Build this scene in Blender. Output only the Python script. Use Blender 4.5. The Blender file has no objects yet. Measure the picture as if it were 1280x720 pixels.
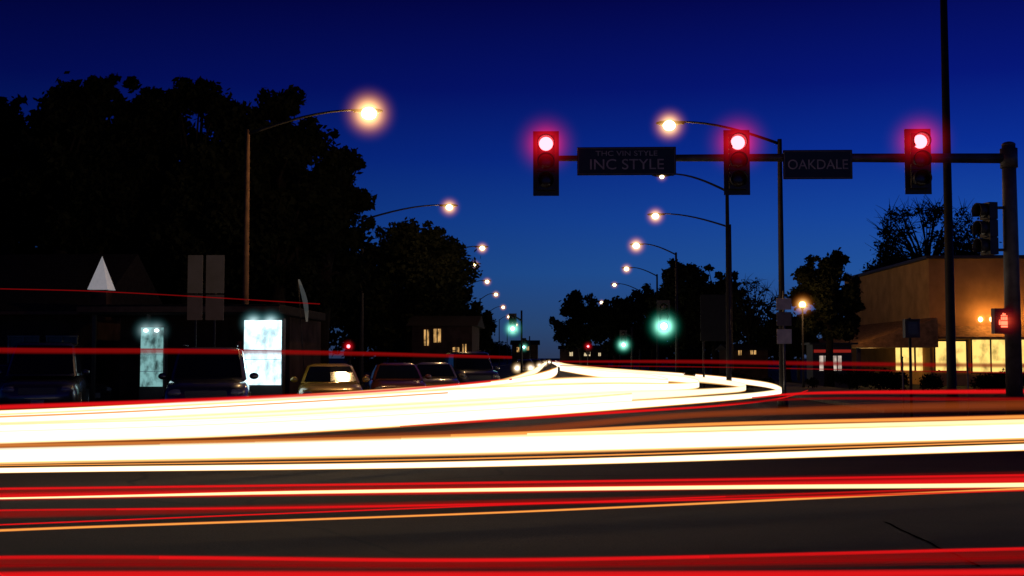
import bpy, math, random
import numpy as np
from mathutils import Vector, Matrix, noise as mnoise
random.seed(7); rng=np.random.default_rng(7)
scene=bpy.context.scene
COL=scene.collection
scene.view_settings.view_transform='Standard'
try: scene.view_settings.look='None'
except Exception: pass
scene.view_settings.exposure=0

# ------------------------------------------------------------ camera
CAMZ=1.6; F=1500.0
PSI=math.atan(50/1500); TH=math.atan(87/1500)
cam=bpy.data.cameras.new("camera"); camo=bpy.data.objects.new("camera",cam); COL.objects.link(camo)
camo.location=(0,0,CAMZ); camo.rotation_euler=(math.pi/2+TH,0,PSI)
cam.sensor_width=36; cam.lens=36*F/1280; cam.clip_end=3000; cam.clip_start=0.1
scene.camera=camo
_fh=Vector((-math.sin(PSI),math.cos(PSI),0)); _r=Vector((math.cos(PSI),math.sin(PSI),0)); _z=Vector((0,0,1))
_f=_fh*math.cos(TH)+_z*math.sin(TH); _u=-_fh*math.sin(TH)+_z*math.cos(TH)
def ray(px,py): return _f*F+_r*(px-640)+_u*(360-py)
def S(px,py,d):            # survey: world point at northing d metres
    v=ray(px,py); t=d/v.y; return Vector((v.x*t,d,CAMZ+v.z*t))
def H(px,py,h):            # survey: world point at height h
    v=ray(px,py); t=(h-CAMZ)/v.z; return Vector((v.x*t,v.y*t,h))
def X(px,d): return S(px,447,d).x
def Z(py,d): return S(690,py,d).z

# ------------------------------------------------------------ materials
def newmat(name):
    m=bpy.data.materials.new(name); m.use_nodes=True; nt=m.node_tree; nt.nodes.clear()
    out=nt.nodes.new("ShaderNodeOutputMaterial"); return m,nt,out
MC={}
def mat(name,c,rough=0.6,metal=0.0,var=0.25,scale=4.0,bump=0.0,emit=None,es=0,c2=None,coat=0,trans=0,spec=None):
    if name in MC: return MC[name]
    m,nt,out=newmat(name); N=nt.nodes; L=nt.links
    b=N.new("ShaderNodeBsdfPrincipled"); L.new(b.outputs[0],out.inputs[0])
    tc=N.new("ShaderNodeTexCoord"); n=N.new("ShaderNodeTexNoise"); n.inputs["Scale"].default_value=scale; n.inputs["Detail"].default_value=6
    L.new(tc.outputs["Object"],n.inputs["Vector"])
    r=N.new("ShaderNodeValToRGB"); e=r.color_ramp.elements
    c2=c2 or tuple(min(1,x*(1+var)) for x in c); c1=tuple(x*(1-var) for x in c)
    e[0].position=.3; e[0].color=(*c1,1); e[1].position=.7; e[1].color=(*c2,1)
    L.new(n.outputs[0],r.inputs[0]); L.new(r.outputs[0],b.inputs["Base Color"])
    b.inputs["Roughness"].default_value=rough; b.inputs["Metallic"].default_value=metal
    if spec is not None: b.inputs["Specular IOR Level"].default_value=spec
    if coat: b.inputs["Coat Weight"].default_value=coat; b.inputs["Coat Roughness"].default_value=.1
    if bump:
        bp=N.new("ShaderNodeBump"); bp.inputs["Strength"].default_value=bump; L.new(n.outputs[0],bp.inputs["Height"]); L.new(bp.outputs[0],b.inputs["Normal"])
    if emit: b.inputs["Emission Color"].default_value=(*emit,1); b.inputs["Emission Strength"].default_value=es
    MC[name]=m; return m
def emat(name,c,s):
    if name in MC: return MC[name]
    m,nt,out=newmat(name); e=nt.nodes.new("ShaderNodeEmission"); e.inputs[0].default_value=(*c,1); e.inputs[1].default_value=s
    nt.links.new(e.outputs[0],out.inputs[0]); MC[name]=m; return m
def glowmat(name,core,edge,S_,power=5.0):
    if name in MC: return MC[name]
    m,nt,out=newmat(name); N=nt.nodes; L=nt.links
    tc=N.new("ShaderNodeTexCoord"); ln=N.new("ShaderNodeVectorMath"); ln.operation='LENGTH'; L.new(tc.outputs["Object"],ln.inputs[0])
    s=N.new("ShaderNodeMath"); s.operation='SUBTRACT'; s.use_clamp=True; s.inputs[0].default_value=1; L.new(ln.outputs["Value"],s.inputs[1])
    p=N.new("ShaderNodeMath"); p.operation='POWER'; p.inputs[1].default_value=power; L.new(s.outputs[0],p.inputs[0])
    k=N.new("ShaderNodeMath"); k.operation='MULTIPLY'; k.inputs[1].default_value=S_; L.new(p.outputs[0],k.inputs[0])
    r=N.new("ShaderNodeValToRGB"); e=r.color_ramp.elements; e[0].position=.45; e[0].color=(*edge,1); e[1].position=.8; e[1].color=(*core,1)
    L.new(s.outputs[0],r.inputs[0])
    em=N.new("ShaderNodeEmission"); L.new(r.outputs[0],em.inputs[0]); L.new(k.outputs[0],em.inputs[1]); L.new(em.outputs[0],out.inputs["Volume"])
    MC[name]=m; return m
def trailmat(name,core,edge,strength,soft=.35,k=14,cut=0.0,amax=1.0,tint=None,noi=.9):
    if name in MC: return MC[name]
    m,nt,out=newmat(name); N=nt.nodes; L=nt.links
    uv=N.new("ShaderNodeUVMap"); uv.uv_map="UVMap"; sp=N.new("ShaderNodeSeparateXYZ"); L.new(uv.outputs[0],sp.inputs[0])
    def M(op,a,b=None,clamp=False):
        n=N.new("ShaderNodeMath"); n.operation=op; n.use_clamp=clamp
        for i,x in enumerate((a,b)):
            if x is None: continue
            if isinstance(x,(int,float)): n.inputs[i].default_value=x
            else: L.new(x,n.inputs[i])
        return n.outputs[0]
    v=sp.outputs[1]; p=M('SUBTRACT',1.0,M('ABSOLUTE',M('SUBTRACT',M('MULTIPLY',v,2.0),1.0)))
    oi=N.new("ShaderNodeObjectInfo")
    cb=N.new("ShaderNodeCombineXYZ"); L.new(M('MULTIPLY',sp.outputs[0],0.03),cb.inputs[0]); L.new(M('MULTIPLY',v,float(k)),cb.inputs[1]); L.new(M('MULTIPLY',oi.outputs["Random"],50.0),cb.inputs[2])
    n=N.new("ShaderNodeTexNoise"); n.inputs["Scale"].default_value=1; n.inputs["Detail"].default_value=3; L.new(cb.outputs[0],n.inputs[0])
    nn=M('SUBTRACT',n.outputs[0],.5)
    q=M('ADD',p,M('MULTIPLY',nn,noi))
    mr=N.new("ShaderNodeMapRange"); mr.interpolation_type='SMOOTHSTEP'; mr.inputs["From Min"].default_value=0; mr.inputs["From Max"].default_value=soft; L.new(p,mr.inputs[0])
    mr2=N.new("ShaderNodeMapRange"); mr2.interpolation_type='SMOOTHSTEP'; mr2.inputs["From Min"].default_value=cut-.15; mr2.inputs["From Max"].default_value=cut+.25; L.new(q,mr2.inputs[0])
    a=M('MULTIPLY',M('MULTIPLY',mr.outputs[0],mr2.outputs[0]),amax,True)
    r=N.new("ShaderNodeValToRGB"); e=r.color_ramp.elements; e[0].position=.12; e[0].color=(*edge,1); e[1].position=.5; e[1].color=(*core,1); L.new(q,r.inputs[0])
    if tint:
        x=e.new(.3); x.color=(*tint,1)
    em=N.new("ShaderNodeEmission"); L.new(r.outputs[0],em.inputs[0]); em.inputs[1].default_value=strength
    tr=N.new("ShaderNodeBsdfTransparent"); mx=N.new("ShaderNodeMixShader"); L.new(a,mx.inputs[0]); L.new(tr.outputs[0],mx.inputs[1]); L.new(em.outputs[0],mx.inputs[2])
    L.new(mx.outputs[0],out.inputs[0]); MC[name]=m; return m

# ------------------------------------------------------------ mesh builder
class MB:
    def __init__(s): s.v=[]; s.f=[]; s.smooth=[]
    def add(s,vs,fs,sm=False):
        o=len(s.v); s.v+= [tuple(x) for x in vs]; s.f+=[tuple(i+o for i in f) for f in fs]; s.smooth+=[sm]*len(fs); return s
    def box(s,c,d,rz=0):
        x,y,z=[k/2 for k in d]; cc,ss=math.cos(rz),math.sin(rz); vs=[]
        for a,b,e in ((-1,-1,-1),(1,-1,-1),(1,1,-1),(-1,1,-1),(-1,-1,1),(1,-1,1),(1,1,1),(-1,1,1)):
            px,py=a*x,b*y; vs.append((c[0]+px*cc-py*ss,c[1]+px*ss+py*cc,c[2]+e*z))
        return s.add(vs,[(0,3,2,1),(4,5,6,7),(0,1,5,4),(1,2,6,5),(2,3,7,6),(3,0,4,7)])
    def tube(s,pts,rad,n=12,cap=True):
        pts=[Vector(p) for p in pts]; 
        if not hasattr(rad,'__len__'): rad=[rad]*len(pts)
        vs=[]; prev=None
        for i,p in enumerate(pts):
            t=(pts[min(i+1,len(pts)-1)]-pts[max(i-1,0)]).normalized()
            if prev is None: a=t.cross(Vector((0.13,.97,.05))).normalized()
            else: a=(prev-t*prev.dot(t)).normalized()
            prev=a; b=t.cross(a)
            for k in range(n):
                an=2*math.pi*k/n; vs.append(p+(a*math.cos(an)+b*math.sin(an))*rad[i])
        fs=[]
        for i in range(len(pts)-1):
            for k in range(n): k2=(k+1)%n; fs.append((i*n+k,i*n+k2,(i+1)*n+k2,(i+1)*n+k))
        s.add(vs,fs,True)
        if cap:
            o=len(s.v)-len(vs); s.f.append(tuple(o+k for k in range(n))[::-1]); s.f.append(tuple(o+(len(pts)-1)*n+k for k in range(n))); s.smooth+=[False]*2
        return s
    def ball(s,c,r,nu=16,nv=10):
        r=r if hasattr(r,'__len__') else (r,r,r); vs=[]; fs=[]
        for j in range(nv+1):
            ph=math.pi*j/nv
            for i in range(nu):
                a=2*math.pi*i/nu; vs.append((c[0]+r[0]*math.sin(ph)*math.cos(a),c[1]+r[1]*math.sin(ph)*math.sin(a),c[2]+r[2]*math.cos(ph)))
        for j in range(nv):
            for i in range(nu): i2=(i+1)%nu; fs.append((j*nu+i,(j+1)*nu+i,(j+1)*nu+i2,j*nu+i2))
        return s.add(vs,fs,True)
    def poly(s,vs): return s.add(vs,[tuple(range(len(vs)))])
    def prism(s,prof,axis,a,b):
        def P(u,w,t): return {'x':(t,u,w),'y':(u,t,w),'z':(u,w,t)}[axis]
        n=len(prof); vs=[P(u,w,a) for u,w in prof]+[P(u,w,b) for u,w in prof]
        return s.add(vs,[tuple(range(n))[::-1],tuple(range(n,2*n))]+[(i,(i+1)%n,n+(i+1)%n,n+i) for i in range(n)])
    def obj(s,name,m,parent=None,loc=(0,0,0),rot=(0,0,0),bevel=0,fixn=True):
        me=bpy.data.meshes.new(name); me.from_pydata(s.v,[],s.f); 
        me.polygons.foreach_set("use_smooth",s.smooth); me.update()
        if fixn and len(s.f)<20000:
            import bmesh
            bm=bmesh.new(); bm.from_mesh(me); bmesh.ops.remove_doubles(bm,verts=bm.verts,dist=1e-5); bmesh.ops.recalc_face_normals(bm,faces=bm.faces); bm.to_mesh(me); bm.free()
        me.materials.append(m); o=bpy.data.objects.new(name,me); COL.objects.link(o)
        o.location=loc; o.rotation_euler=rot
        if parent: o.parent=parent
        if bevel:
            bm=o.modifiers.new("bevel",'BEVEL'); bm.width=bevel; bm.segments=2; bm.limit_method='ANGLE'
        return o
def thing(name,loc,label,cat,group=None,rz=0):
    e=bpy.data.objects.new(name,None); COL.objects.link(e); e.location=loc; e.rotation_euler=(0,0,rz); e.empty_display_size=.3
    e["label"]=label; e["category"]=cat
    if group: e["group"]=group
    return e
def tag(o,label,cat,group=None,kind=None):
    if kind=="structure": o["kind"]="structure"; o["label"]=label; o["category"]=cat; return o
    o["label"]=label; o["category"]=cat
    if group: o["group"]=group
    if kind: o["kind"]=kind
    return o
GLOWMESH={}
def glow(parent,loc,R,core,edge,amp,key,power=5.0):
    """soft haze round a lit lamp, imitated by an added sphere (emitting volume)"""
    m=glowmat("bloom_%s_%.2f"%(key,R),core,edge,amp*(power+1)/(2*R),power)  # emitting sphere added to imitate the bloom of bright lamps
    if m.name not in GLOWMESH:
        o=MB().ball((0,0,0),1,20,12).obj("lamp_bloom_halo",m,parent,loc); GLOWMESH[m.name]=o.data
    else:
        o=bpy.data.objects.new("lamp_bloom_halo",GLOWMESH[m.name]); COL.objects.link(o); o.parent=parent; o.location=loc
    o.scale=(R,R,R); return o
def plight(parent,loc,c,w,r=.1,name="lamp_light"):
    l=bpy.data.lights.new(name,'POINT'); l.color=c; l.energy=w; l.shadow_soft_size=r
    o=bpy.data.objects.new(name,l); COL.objects.link(o); o.location=loc
    if parent: o.parent=parent
    return o

# ------------------------------------------------------------ world
w=bpy.data.worlds.new("World"); scene.world=w; w.use_nodes=True
nt=w.node_tree; nt.nodes.clear(); N=nt.nodes; L=nt.links
out=N.new("ShaderNodeOutputWorld"); bg=N.new("ShaderNodeBackground"); L.new(bg.outputs[0],out.inputs[0])
tc=N.new("ShaderNodeTexCoord"); sp=N.new("ShaderNodeSeparateXYZ"); L.new(tc.outputs["Generated"],sp.inputs[0])
cr=N.new("ShaderNodeValToRGB"); cr.color_ramp.interpolation='LINEAR'; els=cr.color_ramp.elements
stops=[(0,(.028,.046,.105)),(.025,(.024,.066,.18)),(.07,(.014,.075,.29)),(.115,(.007,.052,.30)),(.165,(.0025,.023,.25)),(.22,(.0014,.007,.155)),(.29,(.0010,.0022,.072)),(1,(.0004,.0006,.012))]
els[0].position=0; els[0].color=(*stops[0][1],1); els[1].position=1; els[1].color=(*stops[-1][1],1)
for p_,c_ in stops[1:-1]:
    e=els.new(p_); e.color=(*c_,1)
L.new(sp.outputs[2],cr.inputs[0])
az=N.new("ShaderNodeMapRange"); az.inputs["From Min"].default_value=-.45; az.inputs["From Max"].default_value=.30; az.inputs["To Min"].default_value=.45; az.inputs["To Max"].default_value=1.15
L.new(sp.outputs[0],az.inputs[0])
vm=N.new("ShaderNodeVectorMath"); vm.operation='SCALE'; L.new(cr.outputs[0],vm.inputs[0]); L.new(az.outputs[0],vm.inputs["Scale"])
L.new(vm.outputs[0],bg.inputs[0]); bg.inputs[1].default_value=1.0

# ------------------------------------------------------------ setting
def asphalt(name,base,scale=1.0):
    m,nt,out=newmat(name); N=nt.nodes; L=nt.links
    b=N.new("ShaderNodeBsdfPrincipled"); L.new(b.outputs[0],out.inputs[0]); tc=N.new("ShaderNodeTexCoord")
    n1=N.new("ShaderNodeTexNoise"); n1.inputs["Scale"].default_value=60*scale; n1.inputs["Detail"].default_value=4
    n2=N.new("ShaderNodeTexNoise"); n2.inputs["Scale"].default_value=.45; n2.inputs["Detail"].default_value=7
    vo=N.new("ShaderNodeTexVoronoi"); vo.feature='DISTANCE_TO_EDGE'; vo.inputs["Scale"].default_value=.16
    nd=N.new("ShaderNodeTexNoise"); nd.inputs["Scale"].default_value=1.3; nd.inputs["Detail"].default_value=5
    mixv=N.new("ShaderNodeMix"); mixv.data_type='VECTOR'; mixv.inputs[0].default_value=.35
    mp=N.new("ShaderNodeMapping"); mp.inputs["Scale"].default_value=(.25,1,1); L.new(tc.outputs["Object"],mp.inputs[0])
    for n in (n1,nd): L.new(tc.outputs["Object"],n.inputs[0])
    L.new(mp.outputs[0],n2.inputs[0])
    L.new(tc.outputs["Object"],mixv.inputs[4]); L.new(nd.outputs["Color"],mixv.inputs[5]); L.new(mixv.outputs[1],vo.inputs["Vector"])
    r=N.new("ShaderNodeValToRGB"); e=r.color_ramp.elements; e[0].position=.32; e[0].color=(*[x*.4 for x in base],1); e[1].position=.68; e[1].color=(*[x*1.6 for x in base],1)
    L.new(n2.outputs[0],r.inputs[0])
    r1=N.new("ShaderNodeMapRange"); r1.inputs["From Min"].default_value=.3; r1.inputs["From Max"].default_value=.7; r1.inputs["To Min"].default_value=.4; r1.inputs["To Max"].default_value=1.7; L.new(n1.outputs[0],r1.inputs[0])
    ck=N.new("ShaderNodeMapRange"); ck.inputs["From Max"].default_value=.006; ck.inputs["To Min"].default_value=.25; L.new(vo.outputs["Distance"],ck.inputs[0])
    mm=N.new("ShaderNodeMath"); mm.operation='MULTIPLY'; L.new(r1.outputs[0],mm.inputs[0]); L.new(ck.outputs[0],mm.inputs[1])
    sc=N.new("ShaderNodeVectorMath"); sc.operation='SCALE'; L.new(r.outputs[0],sc.inputs[0]); L.new(mm.outputs[0],sc.inputs["Scale"]); L.new(sc.outputs[0],b.inputs["Base Color"])
    b.inputs["Roughness"].default_value=.75; b.inputs["Specular IOR Level"].default_value=.1; b.inputs["Specular Tint"].default_value=(1,.7,.5,1)
    bp=N.new("ShaderNodeBump"); bp.inputs["Strength"].default_value=.6; bp.inputs["Distance"].default_value=.01; L.new(n1.outputs[0],bp.inputs["Height"]); L.new(bp.outputs[0],b.inputs["Normal"])
    return m
M_as=asphalt("asphalt",(.036,.019,.011)); M_as2=asphalt("asphalt_worn",(.030,.020,.015),.7)
M_earth=mat("dry_ground",(.03,.025,.017),.9,var=.5,scale=.6,bump=.3,spec=.1)
M_conc=mat("concrete",(.07,.06,.05),.85,var=.3,scale=3,bump=.2,spec=.2)
M_paint=mat("road_paint",(.12,.11,.09),.8,var=.4,scale=8,spec=.1)
M_paintY=mat("yellow_road_paint",(.14,.09,.02),.8,var=.4,scale=8,spec=.1)
def sheet(name,x0,x1,y0,y1,z,m,label,cat):
    return tag(MB().poly([(x0,y0,z),(x1,y0,z),(x1,y1,z),(x0,y1,z)]).obj(name,m,fixn=False),label,cat,kind="structure")
sheet("ground",-1500,1500,-300,2500,0,M_earth,"dark bare ground around the crossing","ground")
sheet("cross_street",-300,300,-2,35,.004,M_as,"dark asphalt street crossed by car light streaks","road")
sheet("main_road",-9.5,9.5,35,1500,.005,M_as2,"asphalt avenue running away to the horizon","road")
sheet("parking_lot",-60,-9.7,36,110,.006,M_as2,"dark asphalt parking lot","parking lot")
def kerb(name,x0,x1,y0,y1,label):
    return tag(MB().box(((x0+x1)/2,(y0+y1)/2,.065),(x1-x0,y1-y0,.13)).obj(name,M_conc,bevel=.02),label,"pavement",kind="structure")
kerb("pavement",9.6,14,35.2,500,"raised concrete pavement with kerb along the avenue")
kerb("pavement",14.01,120,35.2,38.2,"raised concrete pavement along the cross street")
kerb("pavement",-120,-17,35.2,37.6,"raised concrete pavement beside the parking lot")
kerb("pavement",-13,-9.6,110.2,500,"raised concrete pavement along the avenue")
isl=MB(); prof=[]
for k in range(32):
    a=2*math.pi*k/32; prof.append((11.3+3.0*math.cos(a)*(1+.15*math.sin(a)),25.2+1.5*math.sin(a)))
isl.prism(prof,'z',0.006,.14); tag(isl.obj("traffic_island",M_conc,bevel=.02),"raised concrete island around the signal pole","traffic island",kind="structure")
mk=MB()
for x in (-3.2,3.2):
    for k in range(40): y=40+k*9; mk.poly([(x-.06,y,.009),(x+.06,y,.009),(x+.06,y+3,.009),(x-.06,y+3,.009)])
mk.poly([(-9,35.6,.009),(-.3,35.6,.009),(-.3,36.1,.009),(-9,36.1,.009)])
tag(mk.obj("road_markings",M_paint,fixn=False),"worn white stop line and lane dashes","road marking",kind="structure")
mk=MB()
for dx in (-.18,.06): mk.poly([(dx,36.2,.009),(dx+.12,36.2,.009),(dx+.12,500,.009),(dx,500,.009)])
tag(mk.obj("centre_line_marking",M_paintY,fixn=False),"double yellow centre line on the avenue","road marking",kind="structure")
p0=H(1105,652,.008); p1=H(1225,708,.008); sm=MB(); n=24; L_=[];R_=[]
for i in range(n+1):
    t=i/n; q=p0.lerp(p1,t); off=.03*mnoise.noise(Vector((t*7,0,3))); wd=.014+.01*mnoise.noise(Vector((t*11,5,0)))
    L_.append((q.x-wd+off,q.y,.008)); R_.append((q.x+wd+off,q.y,.008))
for i in range(n): sm.poly([L_[i],R_[i],R_[i+1],L_[i+1]])
tag(sm.obj("tar_seam",mat("tar",(.003,.003,.003),.95,spec=0.0),fixn=False),"black tar seam in the worn asphalt","road marking",kind="structure")

# ------------------------------------------------------------ signals
M_blk=mat("black_metal",(.008,.008,.008),.6,var=.3,scale=6,spec=.2)
M_hous=mat("signal_housing",(.02,.018,.015),.5,var=.3)
M_galv=mat("galvanised_steel",(.10,.085,.075),.5,metal=.4,var=.35,scale=5)
M_dpole=mat("dark_painted_pole",(.018,.016,.015),.6,var=.3,scale=5,spec=.2)
M_bpole=mat("brown_weathered_pole",(.10,.055,.03),.8,var=.3,scale=5,spec=.1)
M_red=emat("red_lens_lit",(1,.14,.17),6); M_grn=emat("green_lens_lit",(.3,1,.75),6)
M_loff=mat("unlit_lens",(.03,.02,.01),.25)
def signal_head(parent,c,lit=0,glowR=.55,s=1.0,rz=0,gl=True,plate=True,name="signal_head",amp=.9):
    hb=MB()
    for k in range(3): hb.box((0,0,.385*s-k*.385*s),(.36*s,.2*s,.365*s))
    if plate: hb.box((0,.05*s,0),(.54*s,.012*s,1.36*s))
    hb.box((0,.02,0),(.30*s,.14*s,1.14*s))
    for k in range(3):
        zc=(.385-k*.385)*s; n=18; vs=[];fs=[]
        for i in range(n+1):
            a=math.radians(-40+260*i/n); cx,cz=math.cos(a),math.sin(a)
            for r_,yy in ((.165,-.10),(.178,-.30),(.166,-.30),(.155,-.10)): vs.append((cx*r_*s,yy*s,zc+cz*r_*s))
        for i in range(n):
            for j in range(4): j2=(j+1)%4; fs.append((i*4+j,i*4+j2,(i+1)*4+j2,(i+1)*4+j))
        hb.add(vs,fs,True)
    h=hb.obj(name,M_hous,parent,c,(0,0,rz))
    for k,nm in enumerate(("red_lens","amber_lens","green_lens")):
        MB().ball((0,0,0),(.145*s,.04*s,.145*s)).obj(nm,(M_red if k==0 else M_grn) if ((lit==0 and k==0) or (lit==2 and k==2)) else M_loff,h,(0,-.12*s,(.385-k*.385)*s))
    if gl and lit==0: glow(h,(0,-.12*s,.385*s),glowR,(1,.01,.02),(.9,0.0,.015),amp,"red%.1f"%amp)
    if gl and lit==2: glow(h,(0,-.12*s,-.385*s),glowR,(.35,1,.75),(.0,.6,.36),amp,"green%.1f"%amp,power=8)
    return h
D=25.0
base=Vector((X(1267,D),D,0.14))
ms=thing("mast_traffic_light",base,"tall steel mast arm carrying three traffic lights showing red","traffic light")
armz=Z(201,D)-base.z
MB().tube([(0,0,0),(0,0,armz-1),(0,0,armz+.28)],[.17,.145,.135],20).tube([(0,0,0),(0,0,.06)],.28,20).ball((0,0,armz+.28),(.14,.14,.07)).tube([(0,0,armz-.2),(0,0,armz+.2)],.175,16).obj("pole",M_galv,ms)
xl=X(696,D)-base.x
MB().tube([(-.1,0,armz),(xl*.5,0,armz+.04),(xl,0,armz+.05)],[.105,.085,.06],16).obj("mast_arm",M_galv,ms)
for px in (683,922,1149):
    c=Vector((X(px,D)-base.x,-.22,Z(206,D)-base.z)); signal_head(ms,c,0,glowR=.95,amp=1.5)
    MB().box((X(px,D)-base.x,-.06,armz+.05),(.12,.16,.22)).obj("bracket",M_galv,ms)
signal_head(ms,Vector((X(1240,D)-base.x,0,Z(288,D)-base.z)),9,rz=math.radians(-75),gl=False,s=.95,plate=False)
for py,pxx in ((262,1240),(314,1240),(392,1254),(412,1254)):
    MB().tube([(0,0,Z(py,D)-.14),(X(pxx,D)-base.x,0,Z(py,D)-.14)],.03,8).obj("bracket",M_galv,ms)
ph=MB().box((0,0,0),(.38,.2,.52))
for k in range(5): ph.box((0,-.13,-.18+k*.09),(.34,.06,.012))
ph=ph.obj("pedestrian_signal",M_hous,ms,(X(1254,D)-base.x-.02,-.05,Z(402,D)-.14))
hand=MB()
hand.box((0,0,-.06),(.13,.01,.14))
for k,(dx,hh) in enumerate(((-.05,.10),(-.017,.14),(.017,.13),(.05,.09))): hand.box((dx,0,.02+hh/2),(.024,.01,hh))
hand.box((-.09,0,-.03),(.03,.01,.1),0)
hand.obj("hand_symbol",emat("red_symbol",(1,.10,.05),4),ph,(0,-.108,0))
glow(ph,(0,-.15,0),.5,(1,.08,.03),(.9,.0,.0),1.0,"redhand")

M_sign=mat("sign_dark_green",(.010,.014,.012),.5,var=.3,scale=3); M_let=mat("sign_lettering",(.42,.34,.28),.8,spec=.1)
def text_mesh(s,size,m,parent,loc,name="lettering",sx=1.0):
    c=bpy.data.curves.new("t",'FONT'); c.body=s; c.size=size; c.align_x='CENTER'; c.align_y='CENTER'; c.extrude=.003
    o=bpy.data.objects.new("t",c); COL.objects.link(o); dg=bpy.context.evaluated_depsgraph_get(); me=bpy.data.meshes.new_from_object(o.evaluated_get(dg)); bpy.data.objects.remove(o)
    me.materials.clear(); me.materials.append(m)
    r=bpy.data.objects.new(name,me); COL.objects.link(r); r.parent=parent; r.location=loc; r.rotation_euler=(math.pi/2,0,0); r.scale=(sx,1,1); return r
def name_sign(px0,px1,py0,py1,rows,label):
    c=Vector(((X(px0,D)+X(px1,D))/2,D-.16,(Z(py0,D)+Z(py1,D))/2)); W=X(px1,D)-X(px0,D); Hh=Z(py0,D)-Z(py1,D)
    t=thing("street_name_sign",c,label,"street sign","street name signs on the mast arm")
    MB().box((0,0,0),(W,.03,Hh)).obj("sign_panel",M_sign,t,bevel=.008)
    fr=MB(); 
    for z in (-Hh/2+.03,Hh/2-.03): fr.box((0,-.018,z),(W-.06,.004,.015))
    for x in (-W/2+.03,W/2-.03): fr.box((x,-.018,0),(.015,.004,Hh-.075))
    fr.obj("sign_border",mat("sign_border_paint",(.16,.13,.11),.8,spec=.1),t)
    for s,sz,z,sx in rows: text_mesh(s,sz,M_let,t,(0,-.022,z),sx=sx)
name_sign(722,846,186,221,[("THC VIN STYLE",.15,.155,1.25),("INC STYLE",.31,-.08,1.08)],"dark street name sign with two rows of lettering")
name_sign(980,1067,191,227,[("OAKDALE",.29,-.01,.95)],"shorter dark street name sign with one word")

def street_lamp(px,py,polepx,hlamp=9.0,coreR=.17,glowR=.9,amp=2.2,light=0,d=None,label=None,dim=1,poleM=None,warm=(1,.62,.22)):
    d=d or F*(hlamp-CAMZ)/(447-py)
    lp=S(px,py,d); xb=X(polepx,d); t=thing("street_lamp",(xb,d,0.0),label or "dark street lamp pole with curved arm and lit amber lamp","street lamp","street lamps lining the avenue")
    dx=lp.x-xb; zl=lp.z; s=1 if dx>0 else -1
    MB().tube([(0,0,0),(0,0,.5),(0,0,zl*.96-.1)],[.14,.11,.07],12).tube([(0,0,0),(0,0,.3)],.17,12).obj("pole",poleM or M_dpole,t)
    zt=zl*.96-.25; pts=[(0,0,zt)]
    for k in range(1,9):
        u=k/8; pts.append(((dx-s*.35)*u,0,zt+(zl+.12-zt)*math.sin(u*math.pi/2)))
    MB().tube(pts,[.05-.02*i/8 for i in range(9)],8).obj("lamp_arm",M_dpole,t)
    h=MB().ball((0,0,.08),(.42,.17,.09),16,8).tube([(-s*.5,0,.08),(-s*.2,0,.1)],.05,8).obj("lamp_head",M_dpole,t,(dx,0,zl))
    MB().ball((0,-.12,0),(coreR,coreR*.8,coreR*.8)).obj("lamp_lens",emat("sodium_lens",(1,.74,.38),9),h,(0,0,-.02))
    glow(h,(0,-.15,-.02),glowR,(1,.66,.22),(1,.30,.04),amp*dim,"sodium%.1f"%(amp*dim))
    if light: plight(h,(0,0,-.35),(1,.6,.25),light,.15)
    return t
street_lamp(462,142,306,coreR=.24,glowR=1.15,amp=4.0,light=650,poleM=M_bpole,label="brown weathered lamp pole with long arm and glaring amber lamp")
street_lamp(562,259,452,coreR=.17,glowR=.8,amp=2.8,light=250)
street_lamp(603,310,548,coreR=.17,glowR=.7,amp=2.8,light=80)
street_lamp(594,331,556,coreR=.16,glowR=.65,amp=2.2)
street_lamp(609,352,580,coreR=.18,glowR=.75,amp=2.2)
street_lamp(620,368,600,coreR=.19,glowR=.8,amp=2.2)
street_lamp(629,384,612,coreR=.21,glowR=.85,amp=2.2)
street_lamp(636,396,624,coreR=.22,glowR=.95,amp=2.2)
street_lamp(645,406,634,coreR=.24,glowR=1.1,amp=2.0)
street_lamp(836,157,978,coreR=.20,glowR=.85,amp=3.4,light=260)
street_lamp(827,221,911,coreR=.09,glowR=.4,amp=.8,light=0)
street_lamp(819,270,914,coreR=.18,glowR=.8,amp=3.0,light=120)
street_lamp(795,307,846,coreR=.22,glowR=1.0,amp=3.0,light=80)
street_lamp(783,336,822,coreR=.19,glowR=.8,amp=2.4)
street_lamp(768,356,800,coreR=.17,glowR=.65,amp=1.6)
street_lamp(752,378,775,coreR=.2,glowR=.75,amp=1.6)
street_lamp(738,395,756,coreR=.24,glowR=.85,amp=1.6)
street_lamp(724,409,738,coreR=.28,glowR=.95,amp=1.5)
t=thing("lamp_pole",(X(1189,35.6),35.6,.13),"tall slim dark pole standing on the pavement kerb","pole")
MB().tube([(0,0,0),(0,0,.6),(0,0,13.5)],[.15,.14,.10],16).tube([(0,0,0),(0,0,.35)],.2,16).obj("pole",M_dpole,t)
MB().tube([(0,0,13.4),(-.8,0,14.0),(-2.4,0,14.3)],[.06,.05,.04],8).obj("lamp_arm",M_dpole,t)
MB().ball((-2.7,0,14.3),(.42,.17,.09)).obj("lamp_head",M_dpole,t)

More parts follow.
